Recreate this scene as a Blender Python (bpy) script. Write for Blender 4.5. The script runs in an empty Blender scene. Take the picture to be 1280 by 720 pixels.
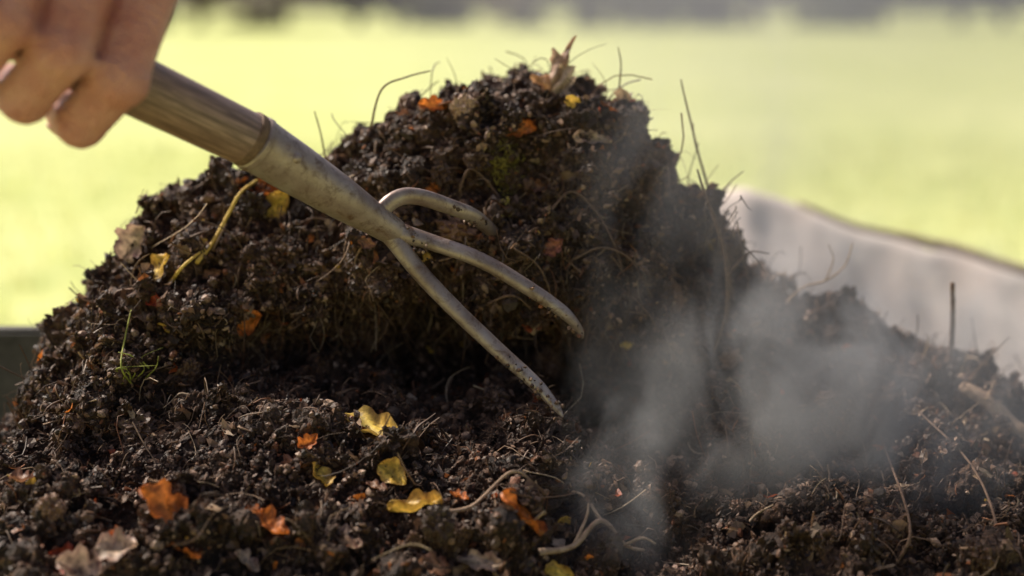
import bpy, bmesh, math, random
import numpy as np
from mathutils import Vector, Matrix
from mathutils.bvhtree import BVHTree
rng = np.random.default_rng(7)
random.seed(7)
scene = bpy.context.scene
scene.view_settings.view_transform = 'Standard'
scene.view_settings.look = 'None'
scene.view_settings.exposure = 0

# ------------------------------------------------------------------ helpers
def link(o, parent=None):
    scene.collection.objects.link(o)
    if parent is not None:
        o.parent = parent
    return o

def empty(name, loc=(0, 0, 0)):
    e = bpy.data.objects.new(name, None)
    e.empty_display_size = 0.05
    e.location = loc
    return link(e)

def np_mesh(name, verts, faces, mat, col=None, smooth=False, extra=None, parent=None):
    verts = np.ascontiguousarray(verts, dtype=np.float32)
    faces = np.ascontiguousarray(faces, dtype=np.int32)
    me = bpy.data.meshes.new(name)
    me.vertices.add(len(verts))
    me.vertices.foreach_set("co", verts.ravel())
    n, k = faces.shape
    me.loops.add(n * k)
    me.loops.foreach_set("vertex_index", faces.ravel())
    me.polygons.add(n)
    me.polygons.foreach_set("loop_start", np.arange(0, n * k, k, dtype=np.int32))
    me.update(calc_edges=True)
    me.validate()
    me.polygons.foreach_set("use_smooth", np.full(len(me.polygons), bool(smooth), dtype=bool))
    if col is not None:
        a = me.attributes.new("Col", 'FLOAT_COLOR', 'POINT')
        c = np.ones((len(verts), 4), dtype=np.float32); c[:, :3] = col
        a.data.foreach_set("color", c.ravel())
    if extra is not None:
        a = me.attributes.new("G", 'FLOAT_VECTOR', 'POINT')
        a.data.foreach_set("vector", np.ascontiguousarray(extra, dtype=np.float32).ravel())
    if mat: me.materials.append(mat)
    o = bpy.data.objects.new(name, me)
    return link(o, parent)

# --- numpy noise
def _hash(ix, iy, iz, seed=0):
    h = (ix.astype(np.int64) * 374761393 + iy.astype(np.int64) * 668265263 + iz.astype(np.int64) * 2147483647 + seed * 974711) & 0xFFFFFFFF
    h = ((h ^ (h >> 13)) * 1274126177) & 0xFFFFFFFF
    h = ((h ^ (h >> 16)) * 2246822519) & 0xFFFFFFFF
    return (h ^ (h >> 15)) & 0xFFFFFFFF

def vnoise(p, seed=0):
    i = np.floor(p).astype(np.int64); f = p - i
    w = f * f * f * (f * (f * 6 - 15) + 10)
    out = 0
    for dx in (0, 1):
        wx = w[:, 0] if dx else 1 - w[:, 0]
        for dy in (0, 1):
            wy = w[:, 1] if dy else 1 - w[:, 1]
            for dz in (0, 1):
                wz = w[:, 2] if dz else 1 - w[:, 2]
                h = _hash(i[:, 0] + dx, i[:, 1] + dy, i[:, 2] + dz, seed)
                a = (h & 1023) / 511.5 - 1; b = ((h >> 10) & 1023) / 511.5 - 1; c = ((h >> 20) & 1023) / 511.5 - 1
                g = a * (f[:, 0] - dx) + b * (f[:, 1] - dy) + c * (f[:, 2] - dz)
                out = out + wx * wy * wz * g
    return out * 1.3

def fbm(p, octv=4, seed=0, gain=0.5, mode=0):
    s = 0; a = 1; q = p.copy(); tot = 0
    for o in range(octv):
        n = vnoise(q, seed + o)
        if mode == 1: n = np.abs(n) * 2 - 0.6
        if mode == 2: n = 0.6 - np.abs(n) * 2.4
        s = s + a * n; tot += a
        a *= gain; q = q * 2.03 + 17.3
    return s / tot

def worley(p, seed=0):
    i = np.floor(p).astype(np.int64)
    best = np.full(len(p), 9.0); bid = np.zeros(len(p))
    for dx in (-1, 0, 1):
        for dy in (-1, 0, 1):
            for dz in (-1, 0, 1):
                c = i + np.array([dx, dy, dz])
                h = _hash(c[:, 0], c[:, 1], c[:, 2], seed)
                q = c + np.stack([(h & 1023) / 1023., ((h >> 10) & 1023) / 1023., ((h >> 20) & 1023) / 1023.], 1)
                d = ((q - p) ** 2).sum(1)
                m = d < best
                best[m] = d[m]; bid[m] = (h[m] & 255) / 255.
    return np.sqrt(best), bid

# ------------------------------------------------------------------ node helpers
def new_mat(name):
    m = bpy.data.materials.new(name); m.use_nodes = True
    nt = m.node_tree
    return m, nt, nt.nodes["Principled BSDF"]

def N(nt, t, **kw):
    n = nt.nodes.new(t)
    for k, v in kw.items():
        setattr(n, k, v)
    return n

def ramp(nt, fac, stops):
    r = N(nt, "ShaderNodeValToRGB")
    el = r.color_ramp.elements
    while len(el) < len(stops): el.new(0.5)
    for e, (p, c) in zip(el, stops):
        e.position = p; e.color = (*c, 1)
    nt.links.new(fac, r.inputs[0])
    return r

def noise(nt, vec, scale, detail=4, rough=0.55, dist=0.0):
    n = N(nt, "ShaderNodeTexNoise")
    n.inputs["Scale"].default_value = scale; n.inputs["Detail"].default_value = detail
    n.inputs["Roughness"].default_value = rough; n.inputs["Distortion"].default_value = dist
    if vec is not None: nt.links.new(vec, n.inputs["Vector"])
    return n

def mixc(nt, blend, fac, a, b):
    m = N(nt, "ShaderNodeMix", data_type='RGBA', blend_type=blend)
    for s, v in ((m.inputs[0], fac), (m.inputs[6], a), (m.inputs[7], b)):
        if isinstance(v, (int, float)): s.default_value = v
        elif isinstance(v, tuple): s.default_value = (*v, 1)
        else: nt.links.new(v, s)
    return m.outputs[2]

def bump(nt, bsdf, h, strength, dist):
    b = N(nt, "ShaderNodeBump")
    b.inputs["Strength"].default_value = strength; b.inputs["Distance"].default_value = dist
    nt.links.new(h, b.inputs["Height"]); nt.links.new(b.outputs[0], bsdf.inputs["Normal"])

# ------------------------------------------------------------------ materials
def soil_surface():
    m, nt, b = new_mat("compost_soil")
    tc = N(nt, "ShaderNodeTexCoord"); v = tc.outputs["Object"]
    n1 = noise(nt, v, 18, 3, 0.65); n2 = noise(nt, v, 260, 5, 0.72)
    c1 = ramp(nt, n1.outputs[0], [(0.3, (0.020, 0.0095, 0.005)), (0.5, (0.062, 0.031, 0.017)), (0.72, (0.165, 0.088, 0.050))])
    c2 = ramp(nt, n2.outputs[0], [(0.35, (0.33, 0.31, 0.30)), (0.55, (1, 1, 1)), (0.75, (2.6, 2.1, 1.75))])
    nt.links.new(mixc(nt, 'MULTIPLY', 1.0, c1.outputs[0], c2.outputs[0]), b.inputs["Base Color"])
    b.inputs["Roughness"].default_value = 0.58
    b.inputs["Specular IOR Level"].default_value = 0.40
    bump(nt, b, n2.outputs[0], 1.0, 0.004)
    return m

def attr_mat(name, rough=0.7, spec=0.35, nscale=500, amt=0.5, translucent=0.0, bumpd=0.0005):
    m, nt, b = new_mat(name)
    at = N(nt, "ShaderNodeAttribute", attribute_name="Col")
    tc = N(nt, "ShaderNodeTexCoord")
    n = noise(nt, tc.outputs["Object"], nscale, 3, 0.65)
    r = ramp(nt, n.outputs[0], [(0.3, (1 - amt,) * 3), (0.7, (1 + amt,) * 3)])
    c = mixc(nt, 'MULTIPLY', 1.0, at.outputs["Color"], r.outputs[0])
    nt.links.new(c, b.inputs["Base Color"])
    b.inputs["Roughness"].default_value = rough
    b.inputs["Specular IOR Level"].default_value = spec
    bump(nt, b, n.outputs[0], 0.6, bumpd)
    if translucent > 0:
        t = N(nt, "ShaderNodeBsdfTranslucent"); nt.links.new(c, t.inputs[0])
        mx = N(nt, "ShaderNodeMixShader"); mx.inputs[0].default_value = translucent
        nt.links.new(b.outputs[0], mx.inputs[1]); nt.links.new(t.outputs[0], mx.inputs[2])
        nt.links.new(mx.outputs[0], nt.nodes["Material Output"].inputs[0])
    return m

def wood_handle_mat():
    m, nt, b = new_mat("weathered_ash_wood")
    at = N(nt, "ShaderNodeAttribute", attribute_name="G")
    mp = N(nt, "ShaderNodeMapping"); mp.inputs["Scale"].default_value = (2.2, 2.2, 9.0)
    nt.links.new(at.outputs["Vector"], mp.inputs[0])
    n1 = noise(nt, mp.outputs[0], 3.0, 6, 0.7, 0.4)
    mp2 = N(nt, "ShaderNodeMapping"); mp2.inputs["Scale"].default_value = (9, 9, 14)
    nt.links.new(at.outputs["Vector"], mp2.inputs[0])
    n2 = noise(nt, mp2.outputs[0], 2.5, 5, 0.7)
    n3 = noise(nt, at.outputs["Vector"], 8, 4, 0.6)
    c = ramp(nt, n1.outputs[0], [(0.28, (0.12, 0.068, 0.050)), (0.5, (0.28, 0.175, 0.135)), (0.75, (0.48, 0.33, 0.26))])
    c2 = ramp(nt, n2.outputs[0], [(0.35, (0.55, 0.52, 0.5)), (0.6, (1.05, 1.0, 1.0))])
    c3 = ramp(nt, n3.outputs[0], [(0.36, (0.45, 0.42, 0.40)), (0.5, (1, 1, 1))])
    x = mixc(nt, 'MULTIPLY', 1.0, c.outputs[0], c2.outputs[0])
    x = mixc(nt, 'MULTIPLY', 0.8, x, c3.outputs[0])
    nt.links.new(x, b.inputs["Base Color"])
    b.inputs["Roughness"].default_value = 0.42
    bump(nt, b, n2.outputs[0], 0.5, 0.001)
    return m

def steel_mat():
    m, nt, b = new_mat("worn_steel")
    tc = N(nt, "ShaderNodeTexCoord"); v = tc.outputs["Object"]
    n1 = noise(nt, v, 30, 5, 0.65); n2 = noise(nt, v, 420, 4, 0.7); n3 = noise(nt, v, 85, 5, 0.72, 0.5)
    c = ramp(nt, n1.outputs[0], [(0.3, (0.20, 0.135, 0.112)), (0.55, (0.33, 0.25, 0.22)), (0.8, (0.48, 0.40, 0.36))])
    dirt = ramp(nt, n3.outputs[0], [(0.50, (0, 0, 0)), (0.68, (1, 1, 1))])
    col = mixc(nt, 'MIX', dirt.outputs[0], c.outputs[0], (0.12, 0.065, 0.042))
    nt.links.new(col, b.inputs["Base Color"])
    inv = N(nt, "ShaderNodeMath", operation='MULTIPLY_ADD'); inv.inputs[1].default_value = -0.35; inv.inputs[2].default_value = 0.42
    nt.links.new(dirt.outputs[0], inv.inputs[0]); nt.links.new(inv.outputs[0], b.inputs["Metallic"])
    rr = N(nt, "ShaderNodeMapRange"); rr.inputs[3].default_value = 0.28; rr.inputs[4].default_value = 0.52
    nt.links.new(n2.outputs[0], rr.inputs[0]); nt.links.new(rr.outputs[0], b.inputs["Roughness"])
    bump(nt, b, n2.outputs[0], 0.4, 0.0008)
    return m

def skin_mat():
    m, nt, b = new_mat("skin")
    tc = N(nt, "ShaderNodeTexCoord"); v = tc.outputs["Object"]
    n1 = noise(nt, v, 30, 4, 0.6); n2 = noise(nt, v, 200, 4, 0.65)
    vo = N(nt, "ShaderNodeTexVoronoi"); vo.inputs["Scale"].default_value = 420; nt.links.new(v, vo.inputs["Vector"])
    c = ramp(nt, n1.outputs[0], [(0.3, (0.54, 0.195, 0.150)), (0.7, (0.70, 0.35, 0.275))])
    nt.links.new(c.outputs[0], b.inputs["Base Color"])
    b.inputs["Roughness"].default_value = 0.44
    b.inputs["Subsurface Weight"].default_value = 0.15
    b.inputs["Subsurface Radius"].default_value = (0.012, 0.004, 0.002)
    b.inputs["Subsurface Scale"].default_value = 0.6
    mp = N(nt, "ShaderNodeMath", operation='ADD'); nt.links.new(n2.outputs[0], mp.inputs[0]); nt.links.new(vo.outputs["Distance"], mp.inputs[1])
    bump(nt, b, mp.outputs[0], 0.8, 0.004)
    return m

def simple_noise_mat(name, c0, c1, scale, rough=0.8, bd=0.001, detail=5):
    m, nt, b = new_mat(name)
    tc = N(nt, "ShaderNodeTexCoord")
    n = noise(nt, tc.outputs["Object"], scale, detail, 0.65)
    r = ramp(nt, n.outputs[0], [(0.3, c0), (0.7, c1)])
    nt.links.new(r.outputs[0], b.inputs["Base Color"]); b.inputs["Roughness"].default_value = rough
    b.inputs["Specular IOR Level"].default_value = 0.3
    bump(nt, b, n.outputs[0], 0.6, bd)
    return m

def lawn_mat():
    m, nt, b = new_mat("lawn_grass")
    tc = N(nt, "ShaderNodeTexCoord"); v = tc.outputs["Object"]
    n1 = noise(nt, v, 0.35, 3, 0.6); n2 = noise(nt, v, 3.5, 5, 0.7)
    c1 = ramp(nt, n1.outputs[0], [(0.3, (0.50, 0.55, 0.18)), (0.7, (0.66, 0.68, 0.30))])
    c2 = ramp(nt, n2.outputs[0], [(0.3, (0.66, 0.70, 0.62)), (0.7, (1.15, 1.1, 1.2))])
    x = mixc(nt, 'MULTIPLY', 1.0, c1.outputs[0], c2.outputs[0])
    nt.links.new(x, b.inputs["Base Color"]); b.inputs["Roughness"].default_value = 0.9
    b.inputs["Specular IOR Level"].default_value = 0.15
    bump(nt, b, n2.outputs[0], 0.5, 0.02)
    return m

M_soil = soil_surface()
M_crumb = attr_mat("compost_crumbs", 0.56, 0.42, 600, 0.5)
M_fib = attr_mat("root_fibre", 0.55, 0.4, 300, 0.35)
M_leaf = attr_mat("dry_leaf", 0.5, 0.4, 130, 0.5, 0.3, 0.0012)
M_wood = wood_handle_mat(); M_steel = steel_mat(); M_skin = skin_mat(); M_lawn = lawn_mat()
M_twig = simple_noise_mat("twig_bark", (0.075, 0.042, 0.027), (0.21, 0.125, 0.080), 260, 0.75)
M_twigp = simple_noise_mat("pale_twig_bark", (0.22, 0.13, 0.08), (0.50, 0.35, 0.24), 180, 0.75)
M_tarp = simple_noise_mat("burlap_canvas", (0.64, 0.53, 0.46), (0.80, 0.70, 0.62), 14, 0.9, 0.004)
M_hem = simple_noise_mat("rolled_hem", (0.30, 0.21, 0.15), (0.46, 0.34, 0.25), 60, 0.9, 0.002)
M_board = simple_noise_mat("weathered_board", (0.05, 0.045, 0.04), (0.12, 0.11, 0.10), 30, 0.8, 0.001)
M_sleeve = simple_noise_mat("cotton_sleeve", (0.06, 0.08, 0.12), (0.09, 0.12, 0.17), 90, 0.9, 0.001)
M_nail = simple_noise_mat("fingernail", (0.60, 0.36, 0.29), (0.68, 0.46, 0.38), 80, 0.35, 0.0001)

# ------------------------------------------------------------------ compost pile (lofted profiles)
KX = {
 -1.00: [(.55,-.02),(.42,-.02),(.30,-.02),(.18,-.02),(.12,-.02),(.06,-.02),(.0,-.02),(-.05,-.02),(-.1,-.02),(-.18,-.02),(-.30,-.02),(-.50,-.02)],
 -.78: [(.70,-.02),(.45,.03),(.25,.08),(.08,.11),(.04,.11),(.0,.105),(-.05,.10),(-.1,.09),(-.14,.085),(-.2,.075),(-.32,.04),(-.62,-.02)],
 -.58: [(.75,-.02),(.45,.12),(.22,.21),(.03,.25),(.0,.245),(-.04,.235),(-.08,.225),(-.12,.215),(-.16,.205),(-.22,.19),(-.33,.15),(-.72,-.02)],
 -.45: [(.80,-.02),(.45,.19),(.20,.33),(.01,.39),(-.02,.385),(-.05,.375),(-.09,.36),(-.12,.35),(-.155,.338),(-.21,.31),(-.32,.26),(-.80,-.02)],
 -.39: [(.82,-.02),(.45,.23),(.20,.41),(.03,.478),(-.01,.468),(-.05,.450),(-.09,.425),(-.12,.410),(-.15,.395),(-.20,.370),(-.31,.313),(-.83,-.02)],
 -.345:[(.84,-.02),(.46,.26),(.21,.49),(.05,.560),(.01,.552),(-.035,.522),(-.085,.482),(-.110,.460),(-.138,.444),(-.19,.412),(-.30,.348),(-.84,-.02)],
 -.315:[(.84,-.02),(.46,.27),(.21,.50),(.055,.592),(.015,.584),(-.030,.550),(-.085,.497),(-.108,.472),(-.135,.450),(-.185,.418),(-.30,.352),(-.84,-.02)],
 -.27: [(.85,-.02),(.47,.28),(.22,.52),(.065,.606),(.025,.597),(-.025,.558),(-.070,.505),(-.080,.474),(-.11,.457),(-.17,.430),(-.29,.362),(-.85,-.02)],
 -.20: [(.85,-.02),(.48,.29),(.23,.54),(.08,.618),(.04,.610),(-.01,.565),(-.045,.508),(-.005,.462),(-.08,.455),(-.15,.434),(-.28,.37),(-.85,-.02)],
 -.145:[(.85,-.02),(.48,.29),(.24,.55),(.09,.628),(.04,.618),(.0,.575),(-.028,.51),(.030,.455),(-.060,.446),(-.145,.431),(-.28,.367),(-.85,-.02)],
 -.105:[(.85,-.02),(.49,.30),(.25,.57),(.11,.668),(.04,.658),(-.005,.60),(-.030,.52),(.05,.450),(-.055,.443),(-.145,.430),(-.28,.365),(-.85,-.02)],
 -.06: [(.85,-.02),(.50,.30),(.26,.58),(.12,.690),(.04,.680),(-.01,.62),(-.032,.53),(.055,.446),(-.055,.440),(-.145,.430),(-.28,.363),(-.85,-.02)],
  .02: [(.85,-.02),(.50,.30),(.26,.58),(.12,.692),(.04,.682),(-.01,.62),(-.032,.525),(.06,.442),(-.055,.435),(-.145,.424),(-.28,.360),(-.85,-.02)],
  .07: [(.85,-.02),(.50,.30),(.26,.58),(.12,.684),(.045,.670),(-.01,.61),(-.033,.51),(.07,.418),(.0,.400),(-.10,.385),(-.25,.335),(-.85,-.02)],
  .10: [(.85,-.02),(.50,.30),(.26,.57),(.12,.668),(.05,.650),(.0,.590),(-.028,.495),(.07,.410),(.02,.392),(-.09,.370),(-.24,.325),(-.85,-.02)],
  .13: [(.85,-.02),(.50,.29),(.26,.53),(.12,.612),(.06,.600),(.01,.55),(-.02,.48),(.03,.423),(-.02,.400),(-.10,.378),(-.25,.328),(-.85,-.02)],
  .165:[(.85,-.02),(.50,.28),(.26,.49),(.12,.562),(.07,.552),(.03,.515),(.0,.468),(.005,.435),(-.05,.412),(-.12,.387),(-.26,.331),(-.85,-.02)],
  .20: [(.85,-.02),(.50,.26),(.26,.46),(.12,.524),(.075,.514),(.04,.492),(.005,.460),(-.02,.435),(-.065,.413),(-.125,.388),(-.27,.331),(-.85,-.02)],
  .25: [(.85,-.02),(.50,.25),(.26,.44),(.12,.496),(.08,.488),(.04,.473),(.005,.450),(-.035,.428),(-.075,.410),(-.13,.387),(-.27,.330),(-.85,-.02)],
  .33: [(.84,-.02),(.50,.23),(.26,.40),(.12,.472),(.08,.467),(.04,.448),(.0,.428),(-.04,.412),(-.08,.396),(-.14,.376),(-.28,.322),(-.84,-.02)],
  .42: [(.82,-.02),(.48,.21),(.25,.37),(.11,.440),(.07,.435),(.03,.420),(-.01,.402),(-.05,.384),(-.1,.368),(-.15,.350),(-.28,.303),(-.82,-.02)],
  .52: [(.80,-.02),(.46,.17),(.23,.32),(.10,.394),(.06,.390),(.02,.378),(-.02,.361),(-.06,.345),(-.11,.326),(-.16,.305),(-.29,.25),(-.78,-.02)],
  .70: [(.72,-.02),(.42,.08),(.22,.17),(.06,.22),(.03,.22),(.0,.21),(-.04,.2),(-.08,.19),(-.13,.18),(-.18,.16),(-.30,.12),(-.66,-.02)],
  .95: [(.55,-.02),(.42,-.02),(.30,-.02),(.18,-.02),(.12,-.02),(.06,-.02),(.0,-.02),(-.05,-.02),(-.1,-.02),(-.18,-.02),(-.30,-.02),(-.50,-.02)],
}
kx = np.array(sorted(KX)); kp = np.array([KX[k] for k in sorted(KX)])
xu = np.arange(-1.0, 0.951, 0.004)
ctrl = np.stack([np.stack([np.interp(xu, kx, kp[:, j, c]) for c in (0, 1)], -1) for j in range(12)], 1)
g = np.exp(-0.5 * (np.arange(-8, 9) / 1.8) ** 2); g /= g.sum()
pad = np.pad(ctrl, ((8, 8), (0, 0), (0, 0)), mode='edge')
ctrl = sum(g[i] * pad[i:i + len(xu)] for i in range(17))
xs = np.concatenate([np.arange(-1.0, -0.53, 0.008), np.arange(-0.53, 0.53, 0.0015), np.arange(0.53, 0.951, 0.008)])
nseg = [14, 22, 30, 50, 66, 72, 70, 66, 70, 100, 150]
us = np.concatenate([i + np.arange(n) / n for i, n in enumerate(nseg)] + [[11.0]])
ci = np.stack([np.stack([np.interp(xs, xu, ctrl[:, j, c]) for c in (0, 1)], -1) for j in range(12)], 1)
cp = np.concatenate([ci[:, :1], ci, ci[:, -1:]], 1)
i0 = np.minimum(us.astype(int), 10); f = (us - i0)[None, :, None]
p0, p1, p2, p3 = cp[:, i0], cp[:, i0 + 1], cp[:, i0 + 2], cp[:, i0 + 3]
prof = 0.5 * ((2 * p1) + (-p0 + p2) * f + (2 * p0 - 5 * p1 + 4 * p2 - p3) * f ** 2 + (-p0 + 3 * p1 - 3 * p2 + p3) * f ** 3)
nx, nt_ = len(xs), len(us)
P = np.empty((nx, nt_, 3)); P[..., 0] = xs[:, None]; P[..., 1:] = prof

def gridnormals(P):
    a = np.gradient(P, axis=0); b = np.gradient(P, axis=1)
    n = np.cross(b, a); n /= np.linalg.norm(n, axis=-1, keepdims=True) + 1e-12
    return n
def sm(n, k):
    for _ in range(k):
        n = (n + np.roll(n, 1, 0) + np.roll(n, -1, 0) + np.roll(n, 1, 1) + np.roll(n, -1, 1)) / 5
    return n / (np.linalg.norm(n, axis=-1, keepdims=True) + 1e-12)
Nn = sm(gridnormals(P), 12)
if Nn[nx // 2, nseg[0] + nseg[1] + nseg[2] + 10, 2] < 0: Nn = -Nn
SGN = 1 if np.sum(gridnormals(P)[nx // 2, 130] * Nn[nx // 2, 130]) > 0 else -1
q = P.reshape(-1, 3)
edge = np.clip((q[:, 2] + 0.02) / 0.08, 0, 1)
d1 = 0.038 * fbm(q * 9, 3, 1) + 0.030 * fbm(q * 22, 3, 5, mode=1)
q = q + Nn.reshape(-1, 3) * (d1 * edge)[:, None]
P1 = q.reshape(nx, nt_, 3)
N1 = sm(gridnormals(P1) * SGN, 5).reshape(-1, 3)
warp = np.stack([fbm(q * 34, 3, 11), fbm(q * 34, 3, 14), fbm(q * 34, 3, 17)], 1) * 0.030
w1, id1 = worley((q + warp) * np.array([26, 26, 31]), 3)
w2, id2 = worley((q + warp * .8) * 62, 5)
w3, id3 = worley((q + warp * 0.3) * 190, 8)
lump = np.clip(0.6 + 1.3 * fbm(q * 12, 2, 21), 0.15, 1.4)
rid = fbm((q + warp * .5) * 55, 5, 41, 0.62, mode=2)
d2 = (0.027 * np.clip(1 - w1 ** 1.6, 0, 1) * (.2 + .8 * id1) * lump + 0.0100 * np.clip(1 - w2 ** 1.8, 0, 1) * (.2 + .8 * id2) + 0.0085 * rid
      + 0.0020 * np.sqrt(np.clip(1 - w3 ** 2, 0, 1)) * (0.2 + id3) + 0.0065 * fbm(q * 75, 4, 31, .62) - 0.0165)
q = q + N1 * (d2 * edge)[:, None]
P2 = q.reshape(nx, nt_, 3)
N2 = gridnormals(P2) * SGN
idx = np.arange(nx * nt_).reshape(nx, nt_)
fc = np.stack([idx[:-1, :-1], idx[:-1, 1:], idx[1:, 1:], idx[1:, :-1]], -1).reshape(-1, 4)
if SGN > 0: fc = fc[:, ::-1]
pile = np_mesh("compost_pile", q, fc, M_soil, smooth=False)

sx = np.arange(0, nx, 3); st = np.arange(0, nt_, 3)
qc = P2[np.ix_(sx, st)]; ic = np.arange(len(sx) * len(st)).reshape(len(sx), len(st))
fcc = np.stack([ic[:-1, :-1], ic[:-1, 1:], ic[1:, 1:], ic[1:, :-1]], -1).reshape(-1, 4)
bvh = BVHTree.FromPolygons(qc.reshape(-1, 3).tolist(), fcc.tolist())
def on_top(x, y):
    h, n, i, d = bvh.ray_cast(Vector((x, y, 1.2)), Vector((0, 0, -1)))
    if h is None: return Vector((x, y, 0)), Vector((0, 0, 1))
    return h, (n if n.z > 0 else -n)
def on_front(x, z):
    h, n, i, d = bvh.ray_cast(Vector((x, -1.0, z)), Vector((0, 1, 0)))
    if h is None: return Vector((x, 0, z)), Vector((0, -1, 0))
    return h, (n if n.y < 0 else -n)

# ---- surface sampling
A = np.linalg.norm(np.cross(P2[1:, :-1] - P2[:-1, :-1], P2[:-1, 1:] - P2[:-1, :-1]), axis=-1)
C = (P2[1:, :-1] + P2[:-1, 1:]) / 2
wgt = A.copy()
near = (np.abs(C[..., 0]) < 0.56) & (C[..., 1] > -0.34) & (C[..., 1] < 0.2)
wgt *= np.where(near, 1.0, 0.12); wgt[C[..., 2] < 0.0] = 0
clus = np.clip(.55 + 2.0 * fbm(C.reshape(-1, 3) * 20, 3, 71), .08, 1.6).reshape(wgt.shape)
def mkcdf(w):
    c = np.cumsum(w.ravel()); return c / c[-1]
CD = {'u': mkcdf(wgt), 'c': mkcdf(wgt * clus), 'i': mkcdf(wgt * (1.75 - clus))}
def sample(n, kind='u'):
    k = np.searchsorted(CD[kind], rng.random(n)); k = np.minimum(k, wgt.size - 1)
    a, b = np.unravel_index(k, wgt.shape)
    u = rng.random((n, 1)); v = rng.random((n, 1))
    p = P2[a, b] + u * (P2[a + 1, b] - P2[a, b]) + v * (P2[a, b + 1] - P2[a, b])
    return p, N2[a, b]
def rot_mats(n):
    qn = rng.normal(size=(n, 4)); qn /= np.linalg.norm(qn, axis=1, keepdims=True)
    w, x, y, z = qn.T
    return np.stack([1-2*(y*y+z*z), 2*(x*y-z*w), 2*(x*z+y*w), 2*(x*y+z*w), 1-2*(x*x+z*z), 2*(y*z-x*w),
                     2*(x*z-y*w), 2*(y*z+x*w), 1-2*(x*x+y*y)], 1).reshape(n, 3, 3)
def ico(sub):
    bm = bmesh.new(); bmesh.ops.create_icosphere(bm, subdivisions=sub, radius=1)
    v = np.array([x.co[:] for x in bm.verts]); fa = np.array([[y.index for y in x.verts] for x in bm.faces]); bm.free()
    return v, fa
def soil_cols(n):
    base = np.array([[.032,.015,.008],[.068,.034,.019],[.118,.062,.037],[.19,.108,.066],[.30,.19,.125],[.19,.065,.025]])
    pr = [.27,.29,.23,.13,.05,.03]
    return base[rng.choice(6, n, p=pr)] * rng.uniform(.7, 1.35, (n, 1))
def scatter(name, n, sub, rmin, rmax, power, sink, jitter, parent, amin=.4, amax=1.5, kind='c'):
    v, fa = ico(sub)
    nv = 12
    if sub == 1:
        vars_ = np.stack([v * rng.uniform(1 - jitter, 1 + jitter, (len(v), 1)) for _ in range(nv)])
    else:
        vars_ = np.stack([v * (1 + jitter * 1.6 * fbm(v * 1.5 + i * 9.1, 5, i, 0.8)[:, None] + jitter * .5 * fbm(v * 3 + i * 3.1, 3, i + 50, .7, mode=2)[:, None]) for i in range(nv)])
    p, nn = sample(n, kind)
    r = rmin + (rmax - rmin) * rng.random(n) ** power
    R = rot_mats(n)
    sc = rng.uniform(amin, amax, (n, 1, 3)) * r[:, None, None]
    V = vars_[rng.integers(0, nv, n)] * sc
    V = np.einsum('nij,nkj->nki', R, V) + (p + nn * (r * sink)[:, None])[:, None]
    F = fa[None] + (np.arange(n) * len(v))[:, None, None]
    col = np.repeat(soil_cols(n), len(v), 0)
    return np_mesh(name, V.reshape(-1, 3), F.reshape(-1, 3), M_crumb, col, smooth=False, parent=parent)
scatter("fine_crumbs", 115000, 1, .0005, .0024, 2.2, .3, .5, pile, .3, 1.8)
scatter("crumbs", 5500, 2, .0014, .0044, 2.2, .2, .6, pile, .4, 1.5)
scatter("clods", 320, 4, .004, .013, 2.0, -.1, .75, pile, .6, 1.3, 'u')

# ---- fibres and rootlets
def tubes(name, pts, rad, cols, mat, parent=None, sides=3):
    n, m, _ = pts.shape
    D = pts[:, -1] - pts[:, 0]; D /= np.linalg.norm(D, axis=1, keepdims=True) + 1e-9
    h = rng.normal(size=(n, 3)); b1 = np.cross(D, h); b1 /= np.linalg.norm(b1, axis=1, keepdims=True) + 1e-9
    b2 = np.cross(D, b1)
    ang = np.arange(sides) * 2 * math.pi / sides
    taper = np.linspace(1, .35, m)[None, :, None, None]
    ring = (np.cos(ang)[None, None, :, None] * b1[:, None, None] + np.sin(ang)[None, None, :, None] * b2[:, None, None]) * rad[:, None, None, None] * taper
    V = pts[:, :, None] + ring
    base = np.arange(n)[:, None, None] * (m * sides)
    a = np.arange(m - 1)[:, None] * sides + np.arange(sides)[None]
    b = np.arange(m - 1)[:, None] * sides + (np.arange(sides)[None] + 1) % sides
    F = np.stack([base + a, base + b, base + b + sides, base + a + sides], -1).reshape(-1, 4)
    return np_mesh(name, V.reshape(-1, 3), F, mat, np.repeat(cols, m * sides, 0), smooth=True, parent=parent)
def fib_cols(n):
    base = np.array([[.065,.034,.019],[.13,.070,.040],[.22,.135,.08],[.40,.28,.18],[.22,.085,.035]])
    return base[rng.choice(5, n, p=[.36,.33,.19,.06,.06])] * rng.uniform(.7, 1.3, (n, 1))
def fibres(name, n, lmin, lmax, rmin, rmax, lift, curl, down=0.0, kind='u'):
    p, nn = sample(n, kind)
    t = rng.normal(size=(n, 3)); t -= (t * nn).sum(1, keepdims=True) * nn; t /= np.linalg.norm(t, axis=1, keepdims=True)
    t[:, 2] -= down; t /= np.linalg.norm(t, axis=1, keepdims=True)
    L = lmin + (lmax - lmin) * rng.random(n) ** 2
    m = 8; s = np.linspace(0, 1, m)
    c1 = rng.normal(size=(n, 3)) * curl; c2 = rng.normal(size=(n, 3)) * curl * .6
    lf = rng.uniform(-.1, 1, n) * lift
    pts = (p - nn * .001)[:, None] + L[:, None, None] * (t[:, None] * (s - .5)[None, :, None] + c1[:, None] * (np.sin(s * 3.14) - .5)[None, :, None]
          + c2[:, None] * np.sin(s * 6.28)[None, :, None] + nn[:, None] * ((lf[:, None] * np.sin(s * 3.14)[None] + .04))[:, :, None])
    tubes(name, pts, rng.uniform(rmin, rmax, n), fib_cols(n), M_fib, pile)
fibres("fine_fibres", 11500, .005, .022, .00020, .00055, .30, .22, 0, 'i')
fibres("rootlets", 1900, .02, .07, .00025, .0009, .18, .16, .25)
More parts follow.
